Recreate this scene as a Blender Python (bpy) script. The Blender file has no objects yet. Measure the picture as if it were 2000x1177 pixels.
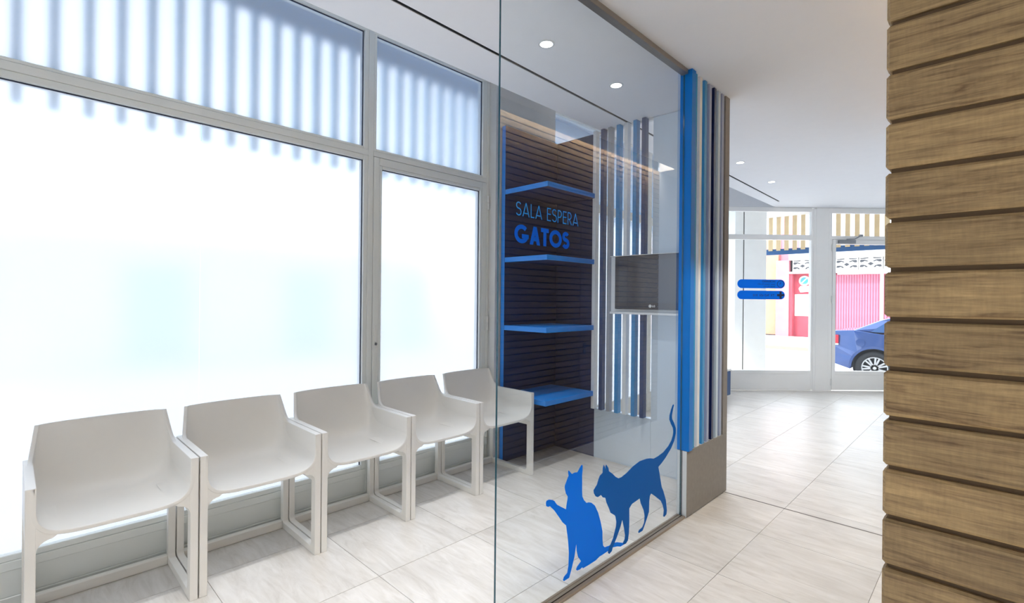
import bpy, bmesh, math, random
from mathutils import Vector, Matrix
random.seed(7)
S = bpy.context.scene
C = S.collection
PI = math.pi

# ------------------------------------------------------------------ camera, sky, exposure
CAM_H = 1.35
F_PX, YAW = 962.0, math.radians(44.49)
cam_d = bpy.data.cameras.new('camera')
cam_d.sensor_width = 36.0
cam_d.lens = F_PX / 2000.0 * 36.0
cam_d.shift_y = -4.7 / 2000.0
cam_d.clip_start = 0.02
cam = bpy.data.objects.new('camera', cam_d)
C.objects.link(cam)
cam.location = (0, 0, CAM_H)
ROLL = 0.0096
fw = Vector((math.cos(YAW), math.sin(YAW), 0))
rt = Vector((math.sin(YAW), -math.cos(YAW), 0))
up = Vector((0, 0, 1))
rt2 = rt * math.cos(ROLL) + up * math.sin(ROLL)
up2 = up * math.cos(ROLL) - rt * math.sin(ROLL)
cam.rotation_euler = Matrix((rt2, up2, -fw)).transposed().to_euler()
S.camera = cam

w = bpy.data.worlds.new('sky')
S.world = w
w.use_nodes = True
bg = w.node_tree.nodes['Background']
bg.inputs[0].default_value = (0.86, 0.93, 1.0, 1)
bg.inputs[1].default_value = 1.9

sun_d = bpy.data.lights.new('sun', 'SUN')
sun_d.energy = 1.5
sun_d.angle = math.radians(3)
sun_d.color = (1.0, 0.95, 0.88)
sun = bpy.data.objects.new('sun', sun_d)
C.objects.link(sun)
sun.rotation_euler = Vector((0.62, -0.25, -0.74)).to_track_quat('-Z', 'Y').to_euler()   # over the roof, lighting the houses opposite

S.view_settings.view_transform = 'Standard'
S.view_settings.look = 'None'
S.view_settings.gamma = 1
S.view_settings.use_curve_mapping = False
S.view_settings.exposure = 1.28
try:
    S.cycles.max_bounces = 14
    S.cycles.diffuse_bounces = 6
    S.cycles.transmission_bounces = 12
    S.cycles.transparent_max_bounces = 24
    S.cycles.sample_clamp_indirect = 8
    S.cycles.caustics_reflective = False
    S.cycles.use_denoising = True
except Exception:
    pass

# ------------------------------------------------------------------ materials
MATS = {}
def lin(c):
    return tuple(((v / 255) / 12.92 if v / 255 <= 0.04045 else ((v / 255 + 0.055) / 1.055) ** 2.4) for v in c)
def newmat(name):
    m = bpy.data.materials.new(name)
    m.use_nodes = True
    nt = m.node_tree
    nt.nodes.clear()
    out = nt.nodes.new('ShaderNodeOutputMaterial')
    MATS[name] = m
    return m, nt, out
def N(nt, t, **kw):
    n = nt.nodes.new(t)
    for k, v in kw.items():
        if k.startswith('i_'):
            n.inputs[k[2:].replace('_', ' ')].default_value = v
        else:
            setattr(n, k, v)
    return n
def paint(name, rgb, rough=0.5, metal=0.0, var=0.04, scale=8.0, bump=0.0, bscale=200.0, coat=0.0, spec=0.5):
    m, nt, out = newmat(name)
    c = lin(rgb)
    b = N(nt, 'ShaderNodeBsdfPrincipled')
    b.inputs['Roughness'].default_value = rough
    b.inputs['Metallic'].default_value = metal
    b.inputs['Coat Weight'].default_value = coat
    b.inputs['Specular IOR Level'].default_value = spec
    tc = N(nt, 'ShaderNodeTexCoord')
    no = N(nt, 'ShaderNodeTexNoise')
    no.inputs['Scale'].default_value = scale
    no.inputs['Detail'].default_value = 4
    nt.links.new(tc.outputs['Object'], no.inputs['Vector'])
    r = N(nt, 'ShaderNodeValToRGB')
    r.color_ramp.elements[0].position = 0.3
    r.color_ramp.elements[1].position = 0.7
    r.color_ramp.elements[0].color = tuple(max(0, v * (1 - var)) for v in c) + (1,)
    r.color_ramp.elements[1].color = tuple(min(1, v * (1 + var)) for v in c) + (1,)
    nt.links.new(no.outputs['Fac'], r.inputs['Fac'])
    nt.links.new(r.outputs['Color'], b.inputs['Base Color'])
    if bump:
        n2 = N(nt, 'ShaderNodeTexNoise')
        n2.inputs['Scale'].default_value = bscale
        nt.links.new(tc.outputs['Object'], n2.inputs['Vector'])
        bp = N(nt, 'ShaderNodeBump')
        bp.inputs['Strength'].default_value = bump
        bp.inputs['Distance'].default_value = 0.001
        nt.links.new(n2.outputs['Fac'], bp.inputs['Height'])
        nt.links.new(bp.outputs['Normal'], b.inputs['Normal'])
    nt.links.new(b.outputs[0], out.inputs[0])
    return m
def emit(name, rgb, strength):
    m, nt, out = newmat(name)
    e = N(nt, 'ShaderNodeEmission')
    e.inputs[0].default_value = lin(rgb) + (1,)
    e.inputs[1].default_value = strength
    nt.links.new(e.outputs[0], out.inputs[0])
    return m
def clear_glass(name, tint, ior=1.5, rough=0.0):
    m, nt, out = newmat(name)
    t = N(nt, 'ShaderNodeBsdfTransparent')
    t.inputs[0].default_value = tint + (1,)
    g = N(nt, 'ShaderNodeBsdfGlossy')
    g.inputs['Roughness'].default_value = rough
    f = N(nt, 'ShaderNodeFresnel')
    f.inputs['IOR'].default_value = ior
    geo = N(nt, 'ShaderNodeNewGeometry')
    mx = N(nt, 'ShaderNodeMixShader')
    # fresnel of the front side only, the inner faces pass light straight on
    sub = N(nt, 'ShaderNodeMath', operation='SUBTRACT')
    sub.inputs[0].default_value = 1.0
    nt.links.new(geo.outputs['Backfacing'], sub.inputs[1])
    mul = N(nt, 'ShaderNodeMath', operation='MULTIPLY')
    mul.use_clamp = True
    nt.links.new(f.outputs[0], mul.inputs[0])
    nt.links.new(sub.outputs[0], mul.inputs[1])
    mul2 = N(nt, 'ShaderNodeMath', operation='MULTIPLY')
    mul2.use_clamp = True
    mul2.inputs[1].default_value = 1.95          # both faces of the sheet mirror
    nt.links.new(mul.outputs[0], mul2.inputs[0])
    nt.links.new(mul2.outputs[0], mx.inputs[0])
    nt.links.new(t.outputs[0], mx.inputs[1])
    nt.links.new(g.outputs[0], mx.inputs[2])
    nt.links.new(mx.outputs[0], out.inputs[0])
    return m
def frost(name, tl, tint=(0.70, 0.735, 0.765), rough=0.26):
    m, nt, out = newmat(name)
    r = N(nt, 'ShaderNodeBsdfRefraction')
    r.inputs['Color'].default_value = tint + (1,)
    r.inputs['Roughness'].default_value = rough
    r.inputs['IOR'].default_value = 1.3
    if tl > 0:
        t = N(nt, 'ShaderNodeBsdfTranslucent')
        t.inputs[0].default_value = (0.57, 0.60, 0.665, 1)
        mx = N(nt, 'ShaderNodeMixShader')
        mx.inputs[0].default_value = tl
        nt.links.new(r.outputs[0], mx.inputs[1])
        nt.links.new(t.outputs[0], mx.inputs[2])
        nt.links.new(mx.outputs[0], out.inputs[0])
    else:
        nt.links.new(r.outputs[0], out.inputs[0])
    return m
def vinyl(name, rgb, see):
    m, nt, out = newmat(name)
    b = N(nt, 'ShaderNodeBsdfPrincipled')
    b.inputs['Base Color'].default_value = lin(rgb) + (1,)
    b.inputs['Roughness'].default_value = 0.5
    b.inputs['Specular IOR Level'].default_value = 0.2
    t = N(nt, 'ShaderNodeBsdfTranslucent')
    t.inputs[0].default_value = lin(rgb) + (1,)
    mx = N(nt, 'ShaderNodeMixShader')
    mx.inputs[0].default_value = see
    nt.links.new(b.outputs[0], mx.inputs[1])
    nt.links.new(t.outputs[0], mx.inputs[2])
    nt.links.new(mx.outputs[0], out.inputs[0])
    return m
def wood(name, axis, light, dark, scale=1.0, rough=0.6):
    """oak: stretched grain along axis, saw marks across, each plank its own offset and tone"""
    m, nt, out = newmat(name)
    tc = N(nt, 'ShaderNodeTexCoord')
    oi = N(nt, 'ShaderNodeObjectInfo')
    off = N(nt, 'ShaderNodeVectorMath', operation='SCALE')
    cb = N(nt, 'ShaderNodeCombineXYZ')
    for i in range(3):
        nt.links.new(oi.outputs['Random'], cb.inputs[i])
    nt.links.new(cb.outputs[0], off.inputs[0])
    off.inputs['Scale'].default_value = 53.0
    add = N(nt, 'ShaderNodeVectorMath', operation='ADD')
    nt.links.new(tc.outputs['Object'], add.inputs[0])
    nt.links.new(off.outputs[0], add.inputs[1])
    mp = N(nt, 'ShaderNodeMapping')
    s = [60 * scale, 60 * scale, 60 * scale]
    s[axis] = 4.5 * scale
    mp.inputs['Scale'].default_value = s
    nt.links.new(add.outputs[0], mp.inputs['Vector'])
    n1 = N(nt, 'ShaderNodeTexNoise')
    n1.inputs['Scale'].default_value = 2.2
    n1.inputs['Detail'].default_value = 8
    n1.inputs['Roughness'].default_value = 0.62
    n1.inputs['Distortion'].default_value = 0.9
    nt.links.new(mp.outputs[0], n1.inputs['Vector'])
    # fine pores
    mp2 = N(nt, 'ShaderNodeMapping')
    s2 = [420 * scale] * 3
    s2[axis] = 26 * scale
    mp2.inputs['Scale'].default_value = s2
    nt.links.new(add.outputs[0], mp2.inputs['Vector'])
    n2 = N(nt, 'ShaderNodeTexNoise')
    n2.inputs['Scale'].default_value = 1.4
    n2.inputs['Detail'].default_value = 5
    nt.links.new(mp2.outputs[0], n2.inputs['Vector'])
    # saw marks across the grain, patchy
    mp3 = N(nt, 'ShaderNodeMapping')
    s3 = [60 * scale] * 3
    s3[axis] = 300 * scale
    mp3.inputs['Scale'].default_value = s3
    nt.links.new(add.outputs[0], mp3.inputs['Vector'])
    n3 = N(nt, 'ShaderNodeTexNoise')
    n3.inputs['Scale'].default_value = 1.0
    n3.inputs['Detail'].default_value = 3
    nt.links.new(mp3.outputs[0], n3.inputs['Vector'])
    n4 = N(nt, 'ShaderNodeTexNoise')
    n4.inputs['Scale'].default_value = 9.0
    nt.links.new(add.outputs[0], n4.inputs['Vector'])
    r1 = N(nt, 'ShaderNodeValToRGB')
    e = r1.color_ramp.elements
    e[0].position, e[1].position = 0.32, 0.66
    e[0].color = lin(dark) + (1,)
    e[1].color = lin(light) + (1,)
    mid = e.new(0.45)
    mid.color = tuple((a * 0.45 + b * 0.55) for a, b in zip(lin(dark), lin(light))) + (1,)
    nt.links.new(n1.outputs['Fac'], r1.inputs['Fac'])
    def mulmix(a, fac_out, lo, hi):
        mr = N(nt, 'ShaderNodeMapRange')
        mr.inputs['From Min'].default_value = 0.3
        mr.inputs['From Max'].default_value = 0.7
        mr.inputs['To Min'].default_value = lo
        mr.inputs['To Max'].default_value = hi
        nt.links.new(fac_out, mr.inputs['Value'])
        v = N(nt, 'ShaderNodeVectorMath', operation='SCALE')
        nt.links.new(a, v.inputs[0])
        nt.links.new(mr.outputs[0], v.inputs['Scale'])
        return v.outputs[0]
    c = mulmix(r1.outputs['Color'], n2.outputs['Fac'], 0.80, 1.12)
    c = mulmix(c, n3.outputs['Fac'], 0.90, 1.07)
    c = mulmix(c, n4.outputs['Fac'], 0.90, 1.10)
    mr = N(nt, 'ShaderNodeMapRange')
    mr.inputs['To Min'].default_value = 0.86
    mr.inputs['To Max'].default_value = 1.12
    nt.links.new(oi.outputs['Random'], mr.inputs['Value'])
    v = N(nt, 'ShaderNodeVectorMath', operation='SCALE')
    nt.links.new(c, v.inputs[0])
    nt.links.new(mr.outputs[0], v.inputs['Scale'])
    b = N(nt, 'ShaderNodeBsdfPrincipled')
    b.inputs['Roughness'].default_value = rough
    nt.links.new(v.outputs[0], b.inputs['Base Color'])
    ad = N(nt, 'ShaderNodeMath', operation='ADD')
    nt.links.new(n2.outputs['Fac'], ad.inputs[0])
    nt.links.new(n3.outputs['Fac'], ad.inputs[1])
    bp = N(nt, 'ShaderNodeBump')
    bp.inputs['Strength'].default_value = 0.35
    bp.inputs['Distance'].default_value = 0.001
    nt.links.new(ad.outputs[0], bp.inputs['Height'])
    nt.links.new(bp.outputs['Normal'], b.inputs['Normal'])
    nt.links.new(b.outputs[0], out.inputs[0])
    return m
def stone_tile(name):
    m, nt, out = newmat(name)
    tc = N(nt, 'ShaderNodeTexCoord')
    oi = N(nt, 'ShaderNodeObjectInfo')
    cb = N(nt, 'ShaderNodeCombineXYZ')
    for i in range(3):
        nt.links.new(oi.outputs['Random'], cb.inputs[i])
    off = N(nt, 'ShaderNodeVectorMath', operation='SCALE')
    off.inputs['Scale'].default_value = 37.0
    nt.links.new(cb.outputs[0], off.inputs[0])
    add = N(nt, 'ShaderNodeVectorMath', operation='ADD')
    nt.links.new(tc.outputs['Object'], add.inputs[0])
    nt.links.new(off.outputs[0], add.inputs[1])
    mp = N(nt, 'ShaderNodeMapping')
    mp.inputs['Scale'].default_value = (11.0, 2.0, 4.0)
    mp.inputs['Rotation'].default_value = (0, 0, 0.12)
    nt.links.new(add.outputs[0], mp.inputs['Vector'])
    n1 = N(nt, 'ShaderNodeTexNoise')
    n1.inputs['Scale'].default_value = 1.6
    n1.inputs['Detail'].default_value = 9
    n1.inputs['Roughness'].default_value = 0.68
    n1.inputs['Distortion'].default_value = 1.2
    nt.links.new(mp.outputs[0], n1.inputs['Vector'])
    r = N(nt, 'ShaderNodeValToRGB')
    e = r.color_ramp.elements
    e[0].position, e[1].position = 0.30, 0.66
    e[0].color = lin((194, 188, 180)) + (1,)
    e[1].color = lin((220, 216, 211)) + (1,)
    e.new(0.45).color = lin((207, 202, 195)) + (1,)
    nt.links.new(n1.outputs['Fac'], r.inputs['Fac'])
    n2 = N(nt, 'ShaderNodeTexNoise')
    n2.inputs['Scale'].default_value = 2.4
    n2.inputs['Detail'].default_value = 5
    nt.links.new(add.outputs[0], n2.inputs['Vector'])
    mr = N(nt, 'ShaderNodeMapRange')
    mr.inputs['From Min'].default_value = 0.3
    mr.inputs['From Max'].default_value = 0.7
    mr.inputs['To Min'].default_value = 0.90
    mr.inputs['To Max'].default_value = 1.06
    nt.links.new(n2.outputs['Fac'], mr.inputs['Value'])
    v = N(nt, 'ShaderNodeVectorMath', operation='SCALE')
    nt.links.new(r.outputs['Color'], v.inputs[0])
    nt.links.new(mr.outputs[0], v.inputs['Scale'])
    mr2 = N(nt, 'ShaderNodeMapRange')
    mr2.inputs['To Min'].default_value = 0.95
    mr2.inputs['To Max'].default_value = 1.04
    nt.links.new(oi.outputs['Random'], mr2.inputs['Value'])
    v2 = N(nt, 'ShaderNodeVectorMath', operation='SCALE')
    nt.links.new(v.outputs[0], v2.inputs[0])
    nt.links.new(mr2.outputs[0], v2.inputs['Scale'])
    b = N(nt, 'ShaderNodeBsdfPrincipled')
    b.inputs['Roughness'].default_value = 0.34
    nt.links.new(v2.outputs[0], b.inputs['Base Color'])
    nt.links.new(b.outputs[0], out.inputs[0])
    return m

paint('white_paint', (248, 249, 252), 0.85, var=0.01)
paint('wall_white', (226, 228, 230), 0.8, var=0.015)
paint('pier_grey', (205, 205, 202), 0.85, var=0.03)
paint('frame_grey', (224, 227, 223), 0.28, var=0.01, bump=0.06, bscale=90)
paint('facade_white', (244, 243, 240), 0.35, var=0.01)
paint('gasket', (38, 48, 70), 0.5)
paint('slot_black', (14, 14, 15), 0.9)
paint('chair_plastic', (232, 229, 222), 0.42, var=0.008, bump=0.05, bscale=500)
paint('metal_channel', (168, 154, 138), 0.35, metal=0.6, var=0.05)
paint('dark_metal', (70, 62, 55), 0.35, metal=0.8)
paint('rail_grey', (152, 148, 143), 0.35, metal=0.6)
paint('grey_board', (140, 136, 131), 0.55, var=0.06, scale=30)
paint('edge_white', (228, 234, 238), 0.4, var=0.01)
paint('blue_gloss', (0, 124, 222), 0.25, var=0.02, spec=0.3)
paint('teal_gloss', (0, 148, 210), 0.25, var=0.02, spec=0.3)
paint('sky_gloss', (62, 148, 206), 0.2, var=0.02)
paint('white_gloss', (238, 240, 240), 0.2, var=0.01)
paint('lavender', (160, 172, 200), 0.25, var=0.02)
paint('navy_gloss', (12, 26, 74), 0.15, var=0.03, coat=0.3)
paint('pale_blue', (200, 220, 236), 0.2, var=0.01)
paint('slate_blue', (50, 76, 122), 0.3, var=0.03)
paint('slat_grey', (168, 172, 178), 0.3, var=0.02)
paint('wall_blue_white', (218, 232, 243), 0.35, var=0.01)
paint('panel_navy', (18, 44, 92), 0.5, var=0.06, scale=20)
paint('shelf_blue', (28, 140, 232), 0.45, var=0.03)
paint('tv_black', (46, 50, 62), 0.25)
paint('tv_screen', (54, 60, 74), 0.12)
paint('logo_white', (235, 235, 235), 0.5)
paint('bench_blue', (28, 76, 128), 0.4)
paint('steel', (150, 152, 155), 0.3, metal=0.9)
paint('grout', (178, 172, 164), 0.9)
paint('threshold', (92, 86, 80), 0.6)
paint('asphalt', (196, 196, 200), 0.9, var=0.12, scale=14)
paint('sidewalk', (214, 210, 203), 0.9, var=0.06, scale=6)
paint('ext_white', (236, 235, 232), 0.8, var=0.02)
paint('ext_red', (178, 74, 88), 0.8, var=0.08, scale=3)
paint('ext_pink', (214, 134, 146), 0.8, var=0.06, scale=3)
paint('ext_gate', (200, 108, 132), 0.6, var=0.10, scale=3)
paint('ext_peach', (206, 152, 124), 0.8, var=0.05)
paint('ext_dark', (58, 60, 66), 0.8)
paint('slat_tan', (214, 190, 148), 0.6, var=0.05)
paint('slat_lightblue', (70, 172, 220), 0.6, var=0.05)
paint('beam_blue', (20, 84, 140), 0.5, var=0.04)
paint('kerb_yellow', (224, 205, 130), 0.8)
paint('car_blue', (46, 78, 140), 0.22, metal=0.35, var=0.03, coat=0.8)
paint('car_glass', (60, 92, 140), 0.06, var=0.05)
paint('tyre', (40, 42, 46), 0.8)
paint('alloy', (208, 210, 214), 0.28, metal=0.8)
paint('tail_red', (214, 18, 50), 0.2, coat=0.5)
paint('chrome', (200, 205, 210), 0.12, metal=1.0)
paint('hinge_white', (222, 224, 220), 0.35)
paint('handle_metal', (90, 92, 96), 0.3, metal=0.9)
paint('wood_backing', (104, 84, 62), 0.9)
emit('lamp_lens', (255, 252, 245), 6.0)
emit('led_warm', (255, 226, 178), 12.0)
clear_glass('partition_glass', (0.965, 0.985, 0.995))
clear_glass('window_glass', (0.97, 0.985, 0.99))
paint('glass_edge', (18, 74, 88), 0.15, spec=0.6)
frost('frost_clear', 0.0, (0.95, 0.965, 0.975))
frost('frost_mix', 0.36, (0.295, 0.304, 0.326))
vinyl('vinyl_bright', (0, 150, 255), 0.4)
vinyl('vinyl_deep', (0, 112, 205), 0.3)
vinyl('vinyl_text', (60, 178, 255), 0.3)
vinyl('vinyl_text_deep', (16, 128, 250), 0.3)
vinyl('sticker_blue', (0, 140, 236), 0.35)
paint('sticker_ink', (0, 24, 70), 0.5)
wood('oak', 1, (170, 142, 98), (108, 82, 50), 1.0)
wood('oak_long', 0, (170, 142, 98), (108, 82, 50), 1.0)
stone_tile('floor_stone')

# ------------------------------------------------------------------ helpers
def M(n): return MATS[n]
def tag(o, label=None, cat=None, group=None, kind=None):
    if label: o['label'] = label
    if cat: o['category'] = cat
    if group: o['group'] = group
    if kind: o['kind'] = kind
    return o
def root(name, loc=(0, 0, 0), rz=0.0, label=None, cat=None, group=None, kind=None):
    o = bpy.data.objects.new(name, None)
    o.empty_display_size = 0.1
    C.objects.link(o)
    o.location = loc
    o.rotation_euler = (0, 0, rz)
    return tag(o, label, cat, group, kind)
def mobj(name, bm, mat, parent=None, smooth=False, origin=None):
    bmesh.ops.recalc_face_normals(bm, faces=bm.faces)
    me = bpy.data.meshes.new(name)
    if origin is None:
        vs = [v.co for v in bm.verts]
        origin = Vector(((min(v.x for v in vs) + max(v.x for v in vs)) / 2, (min(v.y for v in vs) + max(v.y for v in vs)) / 2, min(v.z for v in vs)))
    origin = Vector(origin)
    bmesh.ops.translate(bm, verts=bm.verts, vec=-origin)
    bm.to_mesh(me)
    bm.free()
    for mm in (mat if isinstance(mat, (list, tuple)) else [mat]):
        me.materials.append(M(mm))
    if smooth:
        me.polygons.foreach_set('use_smooth', [True] * len(me.polygons))
    o = bpy.data.objects.new(name, me)
    C.objects.link(o)
    o.location = origin
    if parent: o.parent = parent
    return o
def bx(bm, x0, x1, y0, y1, z0, z1, bev=0.0, seg=1, mi=0):
    x0, x1 = min(x0, x1), max(x0, x1); y0, y1 = min(y0, y1), max(y0, y1); z0, z1 = min(z0, z1), max(z0, z1)
    t = bmesh.new()
    v = [t.verts.new(p) for p in ((x0, y0, z0), (x1, y0, z0), (x1, y1, z0), (x0, y1, z0), (x0, y0, z1), (x1, y0, z1), (x1, y1, z1), (x0, y1, z1))]
    for f in ((0, 3, 2, 1), (4, 5, 6, 7), (0, 1, 5, 4), (1, 2, 6, 5), (2, 3, 7, 6), (3, 0, 4, 7)):
        t.faces.new([v[i] for i in f]).material_index = mi
    if bev:
        bmesh.ops.bevel(t, geom=list(t.edges), offset=bev, segments=seg, affect='EDGES', profile=0.5)
    merge(bm, t)
def merge(bm, t):
    mp = {}
    for v in t.verts: mp[v] = bm.verts.new(v.co)
    for f in t.faces:
        try:
            nf = bm.faces.new([mp[v] for v in f.verts])
            nf.material_index = f.material_index
            nf.smooth = f.smooth
        except ValueError:
            pass
    t.free()
def box(name, x0, x1, y0, y1, z0, z1, mat, parent=None, bev=0.002):
    """box in the parent's frame (world when top level); parent frames are subtracted by the caller"""
    bm = bmesh.new()
    bx(bm, x0, x1, y0, y1, z0, z1, bev)
    return mobj(name, bm, mat, parent)
def prism(pts, axis, a0, a1):
    """polygon pts in the two other axes, extruded along axis from a0 to a1"""
    bm = bmesh.new()
    def mk(p, a):
        if axis == 0: return (a, p[0], p[1])
        if axis == 1: return (p[0], a, p[1])
        return (p[0], p[1], a)
    A = [bm.verts.new(mk(p, a0)) for p in pts]
    B = [bm.verts.new(mk(p, a1)) for p in pts]
    n = len(pts)
    f1 = bm.faces.new(A); f2 = bm.faces.new(B[::-1])
    for i in range(n):
        bm.faces.new((A[i], A[(i + 1) % n], B[(i + 1) % n], B[i]))
    bm.normal_update()
    bmesh.ops.triangulate(bm, faces=[f1, f2])
    return bm
def cyl(bm, c, r, h, axis=2, n=24, r2=None, cap=True):
    r2 = r if r2 is None else r2
    def mk(a, rr, t):
        p = [0, 0, 0]
        i, j = [k for k in range(3) if k != axis]
        p[i] = rr * math.cos(a); p[j] = rr * math.sin(a); p[axis] = t
        return (c[0] + p[0], c[1] + p[1], c[2] + p[2])
    A = [bm.verts.new(mk(2 * PI * k / n, r, 0)) for k in range(n)]
    B = [bm.verts.new(mk(2 * PI * k / n, r2, h)) for k in range(n)]
    for k in range(n):
        bm.faces.new((A[k], A[(k + 1) % n], B[(k + 1) % n], B[k]))
    if cap:
        bm.faces.new(A); bm.faces.new(B)
def ringbm(bm, c, r0, r1, h, axis=2, n=32):
    i, j = [k for k in range(3) if k != axis]
    def mk(a, rr, t):
        p = [c[0], c[1], c[2]]
        p[i] += rr * math.cos(a); p[j] += rr * math.sin(a); p[axis] += t
        return p
    R = [[bm.verts.new(mk(2 * PI * k / n, rr, t)) for k in range(n)] for rr, t in ((r0, 0), (r1, 0), (r1, h), (r0, h))]
    for q in range(4):
        a, b = R[q], R[(q + 1) % 4]
        for k in range(n):
            bm.faces.new((a[k], a[(k + 1) % n], b[(k + 1) % n], b[k]))
def tube(bm, pts, r, n=10):
    pts = [Vector(p) for p in pts]
    rings = []
    for i, p in enumerate(pts):
        d = (pts[min(i + 1, len(pts) - 1)] - pts[max(i - 1, 0)]).normalized()
        a = d.orthogonal().normalized(); b = d.cross(a)
        if rings:
            a = (prev - d * prev.dot(d)).normalized(); b = d.cross(a)
        prev = a
        rings.append([bm.verts.new(p + (a * math.cos(2 * PI * k / n) + b * math.sin(2 * PI * k / n)) * r) for k in range(n)])
    for i in range(len(rings) - 1):
        for k in range(n):
            bm.faces.new((rings[i][k], rings[i][(k + 1) % n], rings[i + 1][(k + 1) % n], rings[i + 1][k]))
    bm.faces.new(rings[0]); bm.faces.new(rings[-1])
def clone(o, parent=None, loc=None):
    c = o.copy()
    C.objects.link(c)
    if parent is not None: c.parent = parent
    if loc is not None: c.location = loc
    return c
def clip(poly, a, b, c):
    """keep a*x+b*y<=c"""
    res = []
    for i in range(len(poly)):
        p, q = poly[i], poly[(i + 1) % len(poly)]
        dp, dq = a * p[0] + b * p[1] - c, a * q[0] + b * q[1] - c
        if dp <= 0: res.append(p)
        if (dp < 0 < dq) or (dq < 0 < dp):
            t = dp / (dp - dq)
            res.append((p[0] + (q[0] - p[0]) * t, p[1] + (q[1] - p[1]) * t))
    return res

GY = 1.40          # partition glass
WY = 3.03          # inner face of the street window frames
CZ = 2.79          # ceiling
FD = 10.57 / math.sqrt(2)   # corner shop front: distance along the diagonal
XL, YB = -1.7, -1.4         # unseen ends of the room
WX, WF = 0.6526, 0.085      # outer corner of the oak wall
R45 = -PI / 4
def diag(r, d, z=0.0):
    return Vector(((r + d) / math.sqrt(2), (d - r) / math.sqrt(2), z))

# ------------------------------------------------------------------ floor
bm = prism([(XL, YB), (WX + 0.02, YB), (WX + 0.02, WF - 0.01), (10.57 - WF, WF - 0.01), (10.57 - WY - 0.06, WY + 0.06), (XL, WY + 0.06)], 2, -0.12, -0.004)
floor = mobj('floor', bm, 'grout', origin=(0, 0, 0))
tag(floor, 'pale beige stone tile floor running through both rooms', 'floor', kind='structure')
TX, TY = 0.600, 0.575
full_me = None
for i in range(-6, 16):
    for j in range(-5, 6):
        x0 = 1.863 + i * TX; y0 = 0.400 + j * TY
        g = 0.0012
        poly = [(x0 + g, y0 + g), (x0 + TX - g, y0 + g), (x0 + TX - g, y0 + TY - g), (x0 + g, y0 + TY - g)]
        p2 = clip(poly, 1, 1, 10.56)
        for a, b, c in ((0, 1, WY + 0.05), (-1, 0, -XL), (0, -1, -YB)):
            p2 = clip(p2, a, b, c) if len(p2) > 2 else p2
        if len(p2) < 3: continue
        if min(p[0] for p in p2) > WX + 0.03:
            p2 = clip(p2, 0, -1, -(WF - 0.005))
            if len(p2) < 3: continue
        o = mobj('tile', prism(p2, 2, -0.02, 0.0), 'floor_stone', floor)
box('threshold_joint', 3.545, 3.555, WF, 1.36, -0.02, 0.0008, 'threshold', floor, 0)

# ------------------------------------------------------------------ ceiling with slot, cove and window recess
def slot_y(x): return 2.089 + (x - 1.323) * 0.0226
A = [(XL, 0.27), (10.30, 0.27), (10.57 - slot_y(7.74), slot_y(7.74) - 0.012), (7.74, slot_y(7.74) - 0.012), (XL, slot_y(XL) - 0.012)]
ceil = mobj('ceiling', prism(A, 2, CZ, CZ + 0.12), 'white_paint', origin=(0, 0, CZ))
tag(ceil, 'smooth white plaster ceiling with a black linear slot', 'ceiling', kind='structure')
def cpart(name, poly, z0, z1, mat='white_paint'):
    bm = prism(poly, 2, z0 - CZ, z1 - CZ)
    return mobj(name, bm, mat, ceil)
cpart('window_side_panel', [(XL, slot_y(XL) + 0.012), (7.74, slot_y(7.74) + 0.012), (7.74, slot_y(7.74) - 0.012), (10.57 - slot_y(7.74), slot_y(7.74) - 0.012), (10.57 - 2.41, 2.41), (XL, 2.41)], CZ, 3.26)
cpart('shadow_slot', [(XL, slot_y(XL) - 0.0119), (7.74, slot_y(7.74) - 0.0119), (7.74, slot_y(7.74) + 0.0119), (XL, slot_y(XL) + 0.0119)], CZ + 0.004, CZ + 0.05, 'slot_black')
cpart('entrance_panel', [(XL, YB), (WX + 0.02, YB), (WX + 0.02, 0.27), (XL, 0.27)], CZ, CZ + 0.12)
cpart('far_panel', [(5.1, WF), (10.48, WF), (10.30, 0.27), (5.1, 0.27)], CZ, CZ + 0.12)
cpart('cove_top', [(WX, -0.05), (5.1, -0.05), (5.1, 0.30), (WX, 0.30)], 2.95, 2.98)
cpart('recess_top', [(XL, 2.35), (8.2, 2.35), (7.40, WY + 0.08), (XL, WY + 0.08)], 3.26, 3.32)
led = cpart('cove_strip', [(WX + 0.03, 0.148), (5.05, 0.148), (5.05, 0.162), (WX + 0.03, 0.162)], CZ + 0.134, CZ + 0.144, 'led_warm')
cl_d = bpy.data.lights.new('cove_light', 'AREA')
cl_d.shape = 'RECTANGLE'
cl_d.size, cl_d.size_y = 4.36, 0.014
cl_d.energy = 25.0
cl_d.color = (1.0, 0.975, 0.94)
cl_o = bpy.data.objects.new('cove_light', cl_d)
C.objects.link(cl_o)
cl_o.location = ((WX + 5.1) / 2, 0.155, CZ + 0.132)
bm = prism([(XL - 0.15, YB - 0.15), (WX + 0.1, YB - 0.15), (10.9, -0.3), (7.7, WY + 0.14), (XL - 0.15, WY + 0.14)], 2, 3.33, 3.5)
tag(mobj('sun_block_roof', bm, 'ext_white'), 'unseen flat slab added over the clinic to block the sun', 'sun_block_roof', kind='structure')  # unseen slab added to stop sun leaking in at the ceiling seams

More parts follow.
